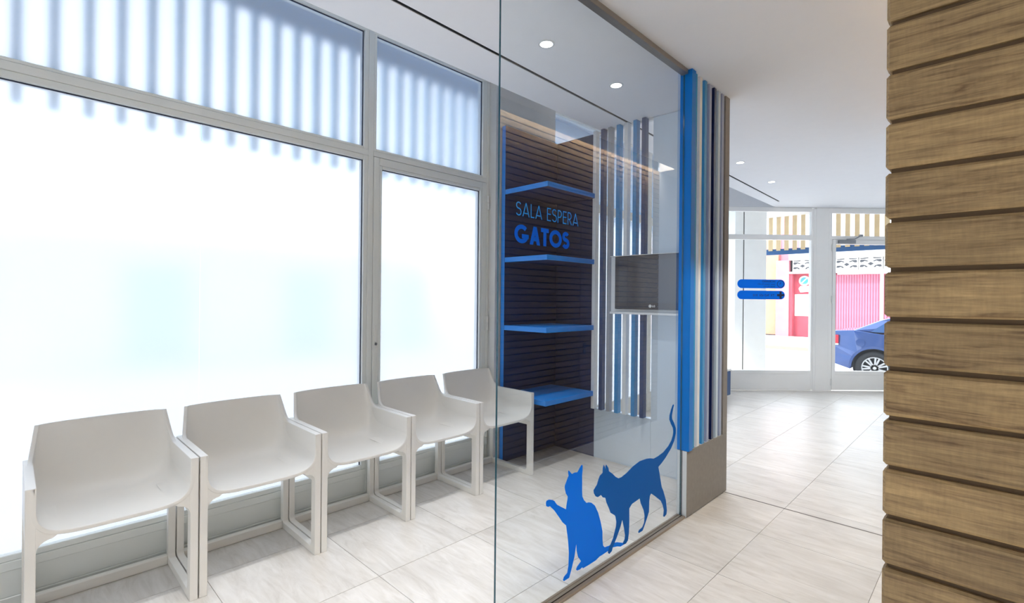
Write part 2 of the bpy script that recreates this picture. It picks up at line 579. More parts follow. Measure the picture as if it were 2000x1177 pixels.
# ------------------------------------------------------------------ plain walls round the unseen part
def wall(name, x0, x1, y0, y1, z0, z1, mat, label):
    o = box(name, x0, x1, y0, y1, z0, z1, mat, None, 0)
    return tag(o, label, 'wall', kind='structure')
wall('wall_left', XL - 0.1, XL, YB, WY + 0.1, 0, 3.3, 'wall_white', 'white plaster end wall of the waiting room behind the camera')
wall('wall_front', XL, WX, YB - 0.1, YB, 0, CZ, 'wall_white', 'white plaster wall behind the camera')
wall('wall_far', 5.1, 10.49, WF - 0.1, WF, 0, CZ, 'wall_white', 'white plaster wall beyond the end of the oak cladding')
wall('wall_pier', 2.80, 3.56, 2.95, 3.12, 0, 3.26, 'pier_grey', 'grey plaster pier between the two frosted window bays')
wall('wall_corner', 7.46, 7.62, 2.93, 3.12, 0, 3.26, 'facade_white', 'white corner post where the frosted side meets the shop front')
# strip of wall over the window heads
wall('wall_lintel', XL, 7.5, WY, WY + 0.10, 3.215, 3.32, 'wall_white', 'white strip of wall over the window heads')
wall('wall_window_end', XL, -1.30, WY, WY + 0.10, 0, 3.215, 'wall_white', 'white strip of wall at the near end of the frosted window')

# ------------------------------------------------------------------ oak clad wall on the right
ow = root('wall_right', (WX, WF, 0), 0, 'oak wall clad with horizontal sawn planks at the right edge', 'wall', kind='structure')
PP = 0.0524
joints = [1.385 + k * PP for k in range(-27, 28)]
courses = []
for a, b in zip(joints[:-1], joints[1:]):
    z0, z1 = max(a, 0.002), min(b, CZ + 0.10)
    if z1 - z0 > 0.01: courses.append((z0, z1))
box('backing', 0.0065, 0.10, YB - WF, -0.0045, 0, CZ, 'wood_backing', ow, 0)
box('backing', 0.014, 5.1 - WX, -0.10, -0.017, 0, 2.95, 'slot_black', ow, 0)
def plank_bm(x0, x1, y0, y1, z0, z1, g=0.0025):
    t = bmesh.new()
    bx(t, x0, x1, y0, y1, z0 + g, z1 - g, 0.0028, 1)
    return t
DX0, DX1, DZ = 3.647, 4.45, 2.035       # flush door in the oak wall
doorw = root('door_2', (DX0, WF, 0), 0, 'flush oak plank door with a lever handle seen mirrored in the glass partition', 'door', kind='structure')
for z0, z1 in courses:
    if z0 < CZ:
        mobj('plank', plank_bm(0.0, 0.020, YB - WF, 0.0, z0, z1), 'oak', ow)
    if z1 <= DZ + 0.02:
        mobj('plank', plank_bm(0.0205, DX0 - WX - 0.004, -0.020, 0.0, z0, z1, 0.0036), 'oak_long', ow)
        mobj('plank', plank_bm(DX1 - WX + 0.004, 5.1 - WX, -0.020, 0.0, z0, z1), 'oak_long', ow)
        mobj('plank', plank_bm(0.0, DX1 - DX0, -0.020, 0.0, z0, z1), 'oak_long', doorw)
    else:
        mobj('plank', plank_bm(0.0205, 5.1 - WX, -0.020, 0.0, z0, z1, 0.0036), 'oak_long', ow)
bm = bmesh.new()
cyl(bm, (0.06, 0.0, 0.93), 0.026, 0.009, 1, 24)
tube(bm, [(0.06, 0.005, 0.93), (0.06, 0.045, 0.93), (0.07, 0.052, 0.93), (0.18, 0.054, 0.93)], 0.009)
hd = mobj('handle', bm, 'handle_metal', doorw, True)
bm = bmesh.new()
cyl(bm, (0.06, 0.0, 0.875), 0.022, 0.008, 1, 24)
mobj('lock_rosette', bm, 'handle_metal', doorw)

# ------------------------------------------------------------------ frosted street windows (left side)
def film(name, x0, x1, y, z0, z1, parent):
    """thin etched film: smooth blur on the room side, milky scatter on the street side"""
    bm = bmesh.new()
    bx(bm, x0, x1, y, y + 0.0006, z0, z1)
    for f in bm.faces:
        f.normal_update()
        f.material_index = 1 if f.normal.y > 0.5 else 0
    return mobj(name, bm, ['frost_clear', 'frost_mix'], parent)
def wbay(name, x0, x1, ox, fr, z0, z1, root_, seams=(), gask=True):
    """one glazed opening x0..x1, z0..z1: bead frame, gasket, film, given relative to root x ox"""
    ed = [x0] + list(seams) + [x1]
    for a, b in zip(ed[:-1], ed[1:]):
        film('frosted_pane', a - ox + 0.0004, b - ox - 0.0004, 0.030, z0, z1, root_)
    if gask:
        bm = bmesh.new()
        g = 0.005
        bx(bm, x0 - ox, x1 - ox, 0.022, 0.0295, z1 - g, z1)
        bx(bm, x1 - g - ox, x1 - ox, 0.022, 0.0295, z0, z1 - g)
        mobj('gasket', bm, 'gasket', root_)
def member(root_, name, x0, x1, z0, z1, ox, y0=0.0, y1=0.07, bev=0.0025, mat='frame_grey'):
    return box(name, x0 - ox, x1 - ox, y0, y1, z0, z1, mat, root_, bev)

X0 = -1.30
w1 = root('window_1', (X0, WY, 0), 0, 'wide frosted window bay behind the row of white armchairs', 'window', kind='structure')
wbay('left', X0 + 0.05, 1.657, X0, 0.03, 2.368, 3.148, w1)
wbay('left', X0 + 0.05, 1.657, X0, 0.03, 0.224, 2.279, w1, seams=(0.714,))
member(w1, 'mullion', 1.6885, 1.7265, 0.0, 3.20, X0)
member(w1, 'stile', 1.657, 1.688, 2.3515, 3.148, X0, 0.003)
member(w1, 'stile', 1.657, 1.688, 0.1965, 2.312, X0, 0.003)
member(w1, 'stile', X0, X0 + 0.05, 0.0, 3.20, X0)
member(w1, 'head_rail', X0 + 0.05, 1.688, 3.148, 3.21, X0, 0.003)
member(w1, 'transom', X0 + 0.05, 1.688, 2.312, 2.351, X0)
member(w1, 'transom_bead', X0 + 0.05, 1.656, 2.3515, 2.368, X0, 0.003)
member(w1, 'transom_bead', X0 + 0.05, 1.656, 2.279, 2.3115, X0, 0.003)
member(w1, 'sill_bead', X0 + 0.05, 1.656, 0.196, 0.224, X0, 0.003)
member(w1, 'bottom_rail', X0 + 0.05, 1.688, 0.155, 0.1955, X0)
member(w1, 'kick_panel', X0 + 0.05, 1.688, 0.042, 0.1545, X0, 0.006, bev=0.001)
member(w1, 'base_rail', X0 + 0.05, 1.688, 0.0, 0.0415, X0)

OX = 1.727
w2 = root('window_2', (OX, WY, 0), 0, 'frosted fanlight over the white framed side door', 'window', kind='structure')
wbay('fan', 1.749, 2.728, OX, 0.03, 2.368, 3.148, w2)
member(w2, 'stile', 1.727, 1.749, 2.3515, 3.148, OX, 0.003)
member(w2, 'stile', 2.728, 2.775, 2.3515, 3.148, OX, 0.003)
member(w2, 'head_rail', 1.727, 2.775, 3.148, 3.21, OX, 0.003)
member(w2, 'transom', 1.727, 2.775, 2.315, 2.351, OX)
member(w2, 'transom_bead', 1.749, 2.728, 2.3515, 2.368, OX, 0.003)
member(w2, 'jamb', 2.7755, 2.80, 0.0, 3.21, OX)
DO = 1.730
d1 = root('door_1', (DO, WY, 0), 0, 'frosted glass side door with pale grey metal frame', 'door', kind='structure')
wbay('door', 1.796, 2.706, DO, 0.03, 0.222, 2.240, d1)
member(d1, 'stile', 1.730, 1.775, 0.010, 2.312, DO)
member(d1, 'stile_bead', 1.7755, 1.796, 0.20, 2.26, DO, 0.003)
member(d1, 'stile', 2.727, 2.773, 0.010, 2.312, DO)
member(d1, 'stile_bead', 2.706, 2.7265, 0.20, 2.26, DO, 0.003)
member(d1, 'top_rail', 1.7755, 2.7265, 2.2605, 2.312, DO)
member(d1, 'rail_bead', 1.7965, 2.7055, 2.240, 2.260, DO, 0.003)
member(d1, 'rail_bead', 1.7965, 2.7055, 0.20, 0.222, DO, 0.003)
member(d1, 'bottom_rail', 1.7755, 2.7265, 0.155, 0.1995, DO)
member(d1, 'kick_panel', 1.7755, 2.7265, 0.045, 0.1545, DO, 0.005, bev=0.001)
member(d1, 'base_rail', 1.7755, 2.7265, 0.010, 0.0445, DO)
for zc in (2.15, 1.148, 0.20):
    bm = bmesh.new()
    cyl(bm, (2.783 - DO, -0.008, zc - 0.058), 0.010, 0.056, 2, 16)
    cyl(bm, (2.783 - DO, -0.008, zc + 0.002), 0.010, 0.056, 2, 16)
    bx(bm, 2.755 - DO, 2.785 - DO, -0.004, 0.0, zc - 0.056, zc + 0.058, 0.001)
    mobj('hinge', bm, 'hinge_white', d1)
bm = bmesh.new()
bx(bm, 1.742 - DO, 1.762 - DO, -0.004, 0.0, 1.00, 1.16, 0.0015)
lk = mobj('lock_plate', bm, 'hinge_white', d1)
bm = bmesh.new()
cyl(bm, (0, -0.008, 0.0), 0.0085, 0.006, 1, 20)
lc = mobj('lock_cylinder', bm, 'steel', lk, origin=(0, 0, 0)); lc.location = (0, -0.002, 0.035)

OX3 = 3.56
w3 = root('window_3', (OX3, WY, 0), 0, 'frosted window bay of the next room glimpsed above the dark shelving panel', 'window', kind='structure')
for a, b in ((3.60, 5.45), (5.53, 7.42)):
    wbay('n', a, b, OX3, 0.03, 2.368, 3.148, w3, gask=False)
    wbay('n', a, b, OX3, 0.03, 0.224, 2.279, w3, gask=False)
member(w3, 'stile', 3.56, 3.60, 0, 3.21, OX3)
member(w3, 'mullion', 5.45, 5.53, 0, 3.21, OX3)
member(w3, 'stile', 7.42, 7.46, 0, 3.21, OX3)
for nm, z0, z1 in (('head_rail', 3.148, 3.21), ('transom', 2.279, 2.368), ('bottom_rail', 0.0, 0.224)):
    member(w3, nm, 3.60, 5.45, z0, z1, OX3, 0.003)
    member(w3, nm, 5.53, 7.42, z0, z1, OX3, 0.003)

# ------------------------------------------------------------------ glass partition
PX0, PX1 = 1.344, 2.943
gp = root('glass_partition', (PX0, GY, 0), 0, 'clear glass partition with blue lettering and two blue cat silhouettes', 'partition')
bm = bmesh.new()
bx(bm, 0, PX1 - PX0, -0.005, 0.005, 0.012, 2.765)
for f in bm.faces:
    f.normal_update()
    f.material_index = 1 if abs(f.normal.x) > 0.5 else 0
mobj('pane', bm, ['partition_glass', 'glass_edge'], gp)
bm = bmesh.new()
bx(bm, 0, PX1 - PX0, -0.034, -0.010, 0, 0.014, 0.001)
bx(bm, 0, PX1 - PX0, 0.010, 0.022, 0, 0.014, 0.001)
bx(bm, 0, PX1 - PX0, -0.010, 0.010, 0, 0.010)
ch = mobj('floor_channel', bm, 'metal_channel', gp)
bm = bmesh.new()
bx(bm, 0, PX1 - PX0, -0.016, -0.010, 0.0, 0.0146)
mobj('seal', bm, 'dark_metal', gp)
bm = bmesh.new()
bx(bm, 0, PX1 - PX0, -0.026, 0.016, 2.760, CZ, 0.001)
mobj('head_channel', bm, 'rail_grey', gp)
# --- tracing on the sheet: where a sight line through a photo pixel meets the glass
def on_glass(px, py):
    py = py - 0.01922 * (px - 1000)
    d = fw + rt * ((px - 1000) / F_PX) + up * ((583.8 - py) / F_PX)
    t = (GY - 0.005) / d.y
    return (d.x * t - PX0, CAM_H + d.z * t)
def a4(L): return [(1000 + x / 4.965, 940 + y / 4.965) for x, y in L]
def a7(L): return [(1140 + x / 4.06, 770 + y / 4.06) for x, y in L]
def a5(L): return [(970 + x / 6.54, 760 + y / 6.54) for x, y in L]
cat_sit = a5([(1113, 1110), (1118, 1040), (1118, 985), (1110, 968), (1095, 985), (1078, 1015), (1062, 1048), (1050, 1066), (1015, 1070), (982, 1088), (965, 1068), (945, 1045), (936, 1043), (934, 1062), (936, 1090), (940, 1110), (928, 1138), (918, 1165)]) \
    + a4([(538, 20), (530, 40), (528, 62), (533, 90), (540, 120), (558, 150), (555, 180), (546, 240), (543, 274), (490, 247), (455, 228), (440, 208), (430, 192), (410, 182), (375, 178), (352, 190), (347, 212), (350, 238), (365, 249), (387, 243), (430, 285), (480, 355), (510, 400), (545, 430), (555, 500), (566, 580), (575, 700), (571, 820), (560, 890), (528, 928), (519, 960), (530, 970), (580, 938), (600, 860), (630, 730), (645, 612), (650, 680), (664, 735), (693, 778), (655, 830), (645, 858), (656, 868), (682, 858), (708, 835), (711, 848), (760, 820), (835, 772), (872, 735), (950, 685), (1000, 647), (1040, 638), (1075, 640), (1105, 622), (1100, 604), (1040, 597), (1000, 605), (960, 632), (920, 645), (906, 628), (900, 580), (898, 490), (880, 400), (855, 310), (822, 240), (788, 212), (762, 208), (740, 213), (715, 185), (700, 150), (697, 100), (697, 10)])
cat_walk = a7([(719, 91), (712, 95), (700, 130), (688, 178), (687, 210), (700, 245), (716, 278), (719, 305), (716, 335), (705, 375), (680, 422), (640, 470), (600, 500), (566, 519), (540, 516), (510, 519), (455, 538), (400, 580), (350, 632), (310, 664), (288, 672), (265, 660), (240, 635), (212, 615), (207, 588), (190, 562), (184, 575), (184, 600), (179, 580), (170, 563), (163, 590), (162, 627), (140, 650), (128, 682), (118, 720), (91, 765), (94, 788), (108, 813), (125, 820), (138, 812), (150, 803), (165, 822), (185, 826), (194, 862), (215, 910), (228, 945), (262, 966)]) \
    + a4([(1022, 350), (1030, 400), (1028, 440), (1000, 560), (962, 650), (951, 698), (965, 711), (990, 682), (997, 650), (1040, 540), (1070, 450), (1088, 380), (1105, 460), (1116, 530), (1112, 570), (1096, 602), (1102, 622), (1125, 612), (1145, 580), (1154, 500), (1157, 400), (1155, 270), (1180, 228), (1255, 175), (1265, 220), (1295, 290), (1304, 345), (1300, 410), (1282, 455), (1252, 480), (1243, 500), (1250, 510), (1286, 488), (1300, 450), (1325, 375), (1346, 305), (1348, 200), (1354, 150), (1365, 128), (1400, 152), (1460, 200), (1478, 240), (1490, 290), (1485, 350), (1495, 356), (1516, 330), (1520, 290), (1508, 190), (1482, 100), (1462, 55)]) \
    + a7([(632, 748), (622, 690), (612, 630), (603, 585), (625, 560), (660, 512), (702, 440), (727, 380), (739, 320), (739, 280), (725, 238), (709, 205), (707, 180), (715, 130), (723, 96)])
def decal(name, pts, mat, y0, label, parent=gp):
    bm = prism([on_glass(*p) for p in pts], 1, y0, y0 - 0.0004)
    o = mobj(name, bm, mat, parent)
    o['label'] = label
    return o
decal('cat_decal', cat_sit, 'vinyl_bright', -0.0052, 'bright blue sitting cat silhouette with one raised paw')
decal('cat_decal', cat_walk, 'vinyl_deep', -0.0060, 'darker blue walking cat silhouette with its tail up')
# --- stroke lettering
def arc(cx, cy, rx, ry, a0, a1, n=16):
    return [(cx + rx * math.cos(math.radians(a0 + (a1 - a0) * k / n)), cy + ry * math.sin(math.radians(a0 + (a1 - a0) * k / n))) for k in range(n + 1)]
def glyph(ch, wd):
    h = wd / 2
    lo, hi = h, 1 - h
    if ch == 'A':
        q = wd * 1.08 / 2
        return [('poly', [(0, 0), (2 * q, 0), (0.40 + q, 1), (0.40 - q, 1)]), ('poly', [(0.80 - 2 * q, 0), (0.80, 0), (0.40 + q, 1), (0.40 - q, 1)]), [(0.20, 0.20 + h), (0.60, 0.20 + h)]], 0.80
    if ch == 'L': return [[(h, 1), (h, lo), (0.42, lo)]], 0.42
    if ch == 'E': return [[(0.48, hi), (h, hi), (h, lo), (0.48, lo)], [(h, 0.53), (0.46, 0.53)]], 0.50
    if ch == 'T': return [[(0, hi), (0.62, hi)], [(0.31, hi), (0.31, 0)]], 0.62
    if ch == 'O': return [arc(0.52, 0.5, 0.52 - h, 0.5 - h, 0, 360, 36)], 1.04
    if ch == 'G': return [arc(0.52, 0.5, 0.52 - h, 0.5 - h, 42, 350, 32), [(0.54, 0.50 - h), (1.04, 0.50 - h)]], 1.06
    if ch == 'S':
        q = (1 - wd) / 2
        r1, r2 = q * 0.47, q * 0.53
        top = arc(0.29, hi - r1, 0.27 - h * 0.75, r1, 28, 262, 16)
        bot = arc(0.29, lo + r2, 0.30 - h * 0.75, r2, 82, -152, 16)
        return [top + bot], 0.58
    if ch in 'PR':
        r = 0.27
        p = [(h, 0), (h, hi), (0.22, hi)] + arc(0.24, hi - r + h * 0.3, 0.27 - h * 0.5, r - h * 0.3, 90, -90, 12) + [(h, hi - 2 * r + h * 0.6)]
        L = [p]
        if ch == 'R': L.append([(0.24, hi - 2 * r + h * 0.6), (0.54, 0)])
        return L, 0.56
    return [], 0.34
def ribbon(bm, pts, wd, to3, dp):
    n = len(pts)
    closed = n > 2 and math.hypot(pts[0][0] - pts[-1][0], pts[0][1] - pts[-1][1]) < 1e-6
    Lr = []
    for i in range(n):
        p = pts[i]
        a = pts[i - 1] if i > 0 else (pts[-2] if closed else None)
        b = pts[i + 1] if i < n - 1 else (pts[1] if closed else None)
        def nrm(u, v):
            dx, dy = v[0] - u[0], v[1] - u[1]
            l = math.hypot(dx, dy) or 1
            return (-dy / l, dx / l)
        if a is None: nx, ny = nrm(p, b); k = 1
        elif b is None: nx, ny = nrm(a, p); k = 1
        else:
            n1, n2 = nrm(a, p), nrm(p, b)
            nx, ny = n1[0] + n2[0], n1[1] + n2[1]
            l = math.hypot(nx, ny) or 1
            nx, ny = nx / l, ny / l
            k = min(2.4, 1 / max(0.25, nx * n1[0] + ny * n1[1]))
        Lr.append(((p[0] + nx * k * wd / 2, p[1] + ny * k * wd / 2), (p[0] - nx * k * wd / 2, p[1] - ny * k * wd / 2)))
    V = [[bm.verts.new(to3(q, d)) for q in pr for d in (0, dp)] for pr in Lr]
    for i in range(n - 1):
        a, b = V[i], V[i + 1]
        bm.faces.new((a[0], b[0], b[2], a[2])); bm.faces.new((a[1], a[3], b[3], b[1]))
        bm.faces.new((a[0], a[1], b[1], b[0])); bm.faces.new((a[2], b[2], b[3], a[3]))
    bm.faces.new((V[0][0], V[0][2], V[0][3], V[0][1])); bm.faces.new((V[-1][0], V[-1][1], V[-1][3], V[-1][2]))
def lettering(name, text, x0, x1, z0, z1, wd, gap, mat, parent, y=-0.0052, label=None):
    bm = bmesh.new()
    tot = sum(glyph(c, wd)[1] + gap for c in text) - gap
    sx, sz = (x1 - x0) / tot, (z1 - z0)
    cx = 0
    for c in text:
        st, adv = glyph(c, wd)
        for k, s in enumerate(st):
            if s[0] == 'poly':
                t = prism([(x0 + (cx + q[0]) * sx, z0 + q[1] * sz) for q in s[1]], 1, y - k * 0.00003, y - k * 0.00003 - 0.0004)
                merge(bm, t)
                continue
            ribbon(bm, s, wd, lambda q, d, cx=cx, k=k: (x0 + (cx + q[0]) * sx, y - d - k * 0.00003, z0 + q[1] * sz), 0.0004)
        cx += adv + gap
    o = mobj(name, bm, mat, parent)
    if label: o['label'] = label
    return o
lettering('lettering', 'SALA ESPERA', 1.438 - PX0, 1.857 - PX0, 1.692, 1.749, 0.085, 0.13, 'vinyl_text', gp, label='thin blue capitals reading SALA ESPERA')
lettering('lettering', 'GATOS', 1.430 - PX0, 1.788 - PX0, 1.580, 1.657, 0.23, 0.06, 'vinyl_text_deep', gp, label='bold blue capitals reading GATOS')

# ------------------------------------------------------------------ slat screen at the end of the partition
s1 = root('slat_screen', (2.945, 1.36, 0), 0, 'blue and white vertical slats on a grey base at the end of the glass', 'screen')
bm = bmesh.new()
bx(bm, 0.0, 0.635, 0.0, 0.062, 0.004, 0.415, 0.001)
for f in bm.faces:
    f.normal_update()
    f.material_index = 1 if f.normal.x < -0.9 else 0
mobj('low_panel', bm, ['grey_board', 'edge_white'], s1)
box('joint_strip', -0.0008, 0.0, 0.0295, 0.0335, 0.004, 0.415, 'gasket', s1, 0)
box('end_post', 0.562, 0.635, 0.0, 0.062, 0.416, CZ, 'grey_board', s1, 0.001)
fs = [(0.000, 0.055, 'blue_gloss', -0.012, 0.066), (0.068, 0.034, 'teal_gloss', 0.0, 0.055), (0.142, 0.034, 'white_gloss', 0.0, 0.055), (0.216, 0.034, 'sky_gloss', 0.0, 0.055), (0.289, 0.034, 'lavender', 0.0, 0.055), (0.365, 0.034, 'navy_gloss', 0.0, 0.055), (0.437, 0.034, 'pale_blue', 0.0, 0.055), (0.499, 0.034, 'lavender', 0.0, 0.055)]
for dx, wd, mt, y0, y1 in fs:
    box('slat', dx, dx + wd, y0, y1, 0.4165 if dx else 0.415, CZ - 0.002, mt, s1, 0.002)
    if dx: box('slat_foot', dx - 0.004, dx + wd + 0.004, y0 + 0.002, y1 + 0.002, 0.4152, 0.4164, 'edge_white', s1, 0)

# ------------------------------------------------------------------ back wall of the waiting room: wall, slats over a low wall
wb = box('wall_back', 3.53, 3.58, 1.424, 1.928, 0, CZ - 0.004, 'wall_blue_white', None, 0.001)
tag(wb, 'pale blue white partition wall carrying the television', 'wall', kind='structure')
s2 = root('slat_screen', (3.53, 2.20, 0), 0, 'navy, grey, blue and white slats on a low wall behind the television', 'screen')
box('low_wall', 0, 0.05, 1.929 - 2.20, 2.4640 - 2.20, 0, 0.42, 'wall_blue_white', s2, 0.001)
for (yl, mt) in ((2.430, 'white_gloss'), (2.352, 'slate_blue'), (2.2805, 'slat_grey'), (2.199, 'sky_gloss'), (2.125, 'white_gloss'), (2.044, 'sky_gloss'), (1.967, 'slate_blue')):
    yl += 0.035
    box('slat', -0.050, 0.0, yl - 0.034 - 2.20, yl - 2.20, 0.424, CZ - 0.002, mt, s2, 0.002)
box('head_strip', 0.0, 0.03, 1.929 - 2.20, 2.47 - 2.20, CZ - 0.02, CZ - 0.003, 'white_gloss', s2, 0)

# ------------------------------------------------------------------ dark shelving unit in the corner
sh = root('shelving_unit', (2.86, 2.90, 0), 0, 'tall dark navy corner shelving unit with four bright blue shelves', 'shelf')
bm = bmesh.new()
bx(bm, 0.0, 0.69, 0.0, 0.042, 0.0, 2.785, 0.0008)
for f in bm.faces:
    f.normal_update()
    f.material_index = 1 if f.normal.x < -0.9 else 0
mobj('side_panel', bm, ['panel_navy', 'shelf_blue'], sh)
box('back_panel', 0.672, 0.712, -0.4345, -0.0005, 0.0, 2.785, 'panel_navy', sh, 0.0008)
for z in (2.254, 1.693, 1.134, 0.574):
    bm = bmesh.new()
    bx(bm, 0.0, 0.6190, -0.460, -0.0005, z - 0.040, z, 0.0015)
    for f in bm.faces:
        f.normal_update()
        f.material_index = 1 if f.normal.z < -0.9 else 0  # navy underside: shade below each shelf put into the colour
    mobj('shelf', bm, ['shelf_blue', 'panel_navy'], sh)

# ------------------------------------------------------------------ television in its white wall frame
tvx = 3.45
fr = root('display_box', (3.53, 1.87, 1.238), 0, 'white open box holding the dark grey television', 'box')
def frb(nm, x0, x1, y0, y1, z0, z1): return box(nm, x0 - 3.53, x1 - 3.53, y0 - 1.87, y1 - 1.87, z0 - 1.238, z1 - 1.238, 'white_gloss', fr, 0.0008)
frb('top_board', tvx, 3.479, 1.478, 2.263, 1.703, 1.709)
frb('bottom_board', tvx, 3.479, 1.478, 2.263, 1.238, 1.256)
frb('back_board', 3.468, 3.479, 1.478, 2.263, 1.257, 1.7025)
frb('bracket', 3.479, 3.53, 1.60, 1.88, 1.30, 1.66)
tv = root('television', (tvx, 1.872, 1.279), 0, 'dark grey flat television facing the armchairs', 'television')
box('body', -0.012, 0.017, -0.337, 0.337, 0.0, 0.422, 'tv_black', tv, 0.004)
box('screen', -0.0128, -0.010, -0.300, 0.300, 0.052, 0.384, 'tv_screen', tv, 0)
bm = bmesh.new()
cyl(bm, (-0.0132, 0.020, 0.027), 0.012, 0.0014, 0, 24)
mobj('logo', bm, 'logo_white', tv)
# ------------------------------------------------------------------ text helper for small print
def textmesh(name, txt, size, mat, parent, loc, mirror=False, plane='xz', depth=0.0004, bold=0.0, align='LEFT', rot=None):
    cu = bpy.data.curves.new(name, 'FONT')
    cu.body = txt
    cu.size = size
    cu.align_x = align
    cu.extrude = depth / 2
    cu.offset = bold
    cu.resolution_u = 3
    t = bpy.data.objects.new(name, cu)
    C.objects.link(t)
    bpy.context.view_layer.update()
    me = bpy.data.meshes.new_from_object(t.evaluated_get(bpy.context.evaluated_depsgraph_get()))
    bpy.data.objects.remove(t)
    for v in me.vertices:
        x, y, z = v.co
        v.co = (-x if mirror else x, -z, y) if plane == 'xz' else (z, -x, y)
    if mirror: me.flip_normals()
    me.materials.clear()
    me.materials.append(M(mat))
    me.name = name
    o = bpy.data.objects.new(name, me)
    C.objects.link(o)
    o.location = loc
    o.parent = parent
    return o
textmesh('brand_lettering', 'LG', 0.021, 'logo_white', tv, (-0.0130, 0.003, 0.020), plane='yz', depth=0.001, bold=0.0006)

# ------------------------------------------------------------------ white armchairs
def catmull(keys, v):
    n = len(keys)
    vs = [k[0] for k in keys]
    i = 0
    while i < n - 2 and v > vs[i + 1]: i += 1
    t = (v - vs[i]) / (vs[i + 1] - vs[i])
    P0, P1, P2, P3 = keys[max(i - 1, 0)], keys[i], keys[i + 1], keys[min(i + 2, n - 1)]
    res = []
    for a, b, c, d in zip(P0[1:], P1[1:], P2[1:], P3[1:]):
        res.append(0.5 * (2 * b + (c - a) * t + (2 * a - 5 * b + 4 * c - d) * t * t + (-a + 3 * b - 3 * c + d) * t ** 3))
    return res
KEYS = [  # v, Cy, Cz, Ex, Ey, Ez, n
    (0.00, 0.000, 0.449, 0.248, 0.000, 0.630, 5.0),
    (0.18, 0.100, 0.447, 0.248, 0.100, 0.630, 5.0),
    (0.36, 0.220, 0.438, 0.248, 0.215, 0.630, 4.6),
    (0.50, 0.320, 0.436, 0.248, 0.300, 0.630, 4.2),
    (0.60, 0.385, 0.452, 0.248, 0.350, 0.632, 3.8),
    (0.68, 0.425, 0.495, 0.247, 0.388, 0.640, 3.4),
    (0.78, 0.450, 0.570, 0.243, 0.415, 0.664, 3.0),
    (0.89, 0.470, 0.672, 0.235, 0.440, 0.715, 2.7),
    (1.00, 0.488, 0.780, 0.226, 0.468, 0.776, 2.4)]
def make_chair():
    r = root('armchair', (0, 0, 0))
    bm = bmesh.new()
    NU, NV = 36, 34
    G = []
    for j in range(NV + 1):
        cy, cz, ex, ey, ez, n = catmull(KEYS, j / NV)
        row = []
        for i in range(NU + 1):
            th = -PI / 2 + PI * i / NU
            s, c = math.sin(th), math.cos(th)
            x = ex * math.copysign(abs(s) ** (2 / n), s)
            hh = 1 - max(c, 0) ** (2 / n)
            row.append(bm.verts.new((x, cy + (ey - cy) * hh - 0.23, cz + (ez - cz) * hh)))
        G.append(row)
    for j in range(NV):
        for i in range(NU):
            bm.faces.new((G[j][i], G[j][i + 1], G[j + 1][i + 1], G[j + 1][i]))
    shell = mobj('seat_shell', bm, 'chair_plastic', r, True, origin=(0, 0, 0))
    # normals were recalculated: thicken to the outer side
    sd = shell.modifiers.new('thickness', 'SOLIDIFY')
    me = shell.data
    cface = min(me.polygons, key=lambda p: abs(p.center.x) + abs(p.center.y))
    sd.thickness = 0.016
    sd.offset = -1.0 if cface.normal.z > 0 else 1.0
    bv = shell.modifiers.new('rim', 'BEVEL')
    bv.width = 0.003; bv.segments = 2; bv.limit_method = 'ANGLE'; bv.angle_limit = math.radians(50)
    for s in (-1, 1):
        bm = bmesh.new()
        x0, x1 = (0.2455, 0.2765)
        # closed side loop: outer rectangle minus opening, rounded inside corners
        y0, y1, zt = -0.23, 0.235, 0.632
        iy0, iy1, iz0, iz1 = y0 + 0.046, y1 - 0.036, 0.036, 0.425
        out = [(y0, 0.0), (y1, 0.0), (y1, zt), (y0, zt)]
        rr = 0.022
        inn = []
        for (cx, cz, a0) in ((iy0 + rr, iz0 + rr, 180), (iy1 - rr, iz0 + rr, 270), (iy1 - rr, iz1 - rr, 0), (iy0 + rr, iz1 - rr, 90)):
            for k in range(6):
                a = math.radians(a0 + 90 * k / 5)
                inn.append((cx + rr * math.cos(a), cz + rr * math.sin(a)))
        def lay(x):
            return [bm.verts.new((x, p[0], p[1])) for p in out], [bm.verts.new((x, p[0], p[1])) for p in inn]
        oa, ia = lay(s * x0); ob, ib = lay(s * x1)
        ni = len(inn)
        for (o_, i_) in ((oa, ia), (ob, ib)):
            # quads between the outer corners and the six points of each inner corner
            for c in range(4):
                seg = i_[c * 6:(c + 1) * 6]
                for k in range(5):
                    bm.faces.new((o_[c], seg[k], seg[k + 1]))
                nx = (c + 1) % 4
                bm.faces.new((o_[c], seg[5], i_[nx * 6], o_[nx]))
        for k in range(ni):
            bm.faces.new((ia[k], ia[(k + 1) % ni], ib[(k + 1) % ni], ib[k]))
        for k in range(4):
            bm.faces.new((oa[k], oa[(k + 1) % 4], ob[(k + 1) % 4], ob[k]))
        o = mobj('side_frame', bm, 'chair_plastic', r)
        bv = o.modifiers.new('edge', 'BEVEL')
        bv.width = 0.0025; bv.segments = 2; bv.limit_method = 'ANGLE'; bv.angle_limit = math.radians(60)
        # concave web between seat underside and frame
        R_ = 0.045
        prof = []
        for k in range(15):
            x = 0.2462 - 0.070 * k / 14
            sn = min(1.0, x / 0.248) ** 2.5
            prof.append((x, 0.449 + 0.181 * (1 - math.sqrt(max(0, 1 - sn * sn)) ** 0.4) - 0.006))
        prof = prof[::-1]
        prof.append((0.2462, 0.385))
        for k in range(1, 10):
            a = math.radians(90 * k / 9)
            prof.append((0.2462 - R_ + R_ * math.cos(a), 0.385 + 0.047 * math.sin(a)))
        bm = prism([(s * p[0], p[1]) for p in prof], 1, -0.2285, 0.10)
        mobj('corner_web', bm, 'chair_plastic', r)
    box('rear_bar', -0.2455, 0.2455, 0.200, 0.234, 0.0, 0.045, 'chair_plastic', r, 0.003)
    return r
ch0 = make_chair()
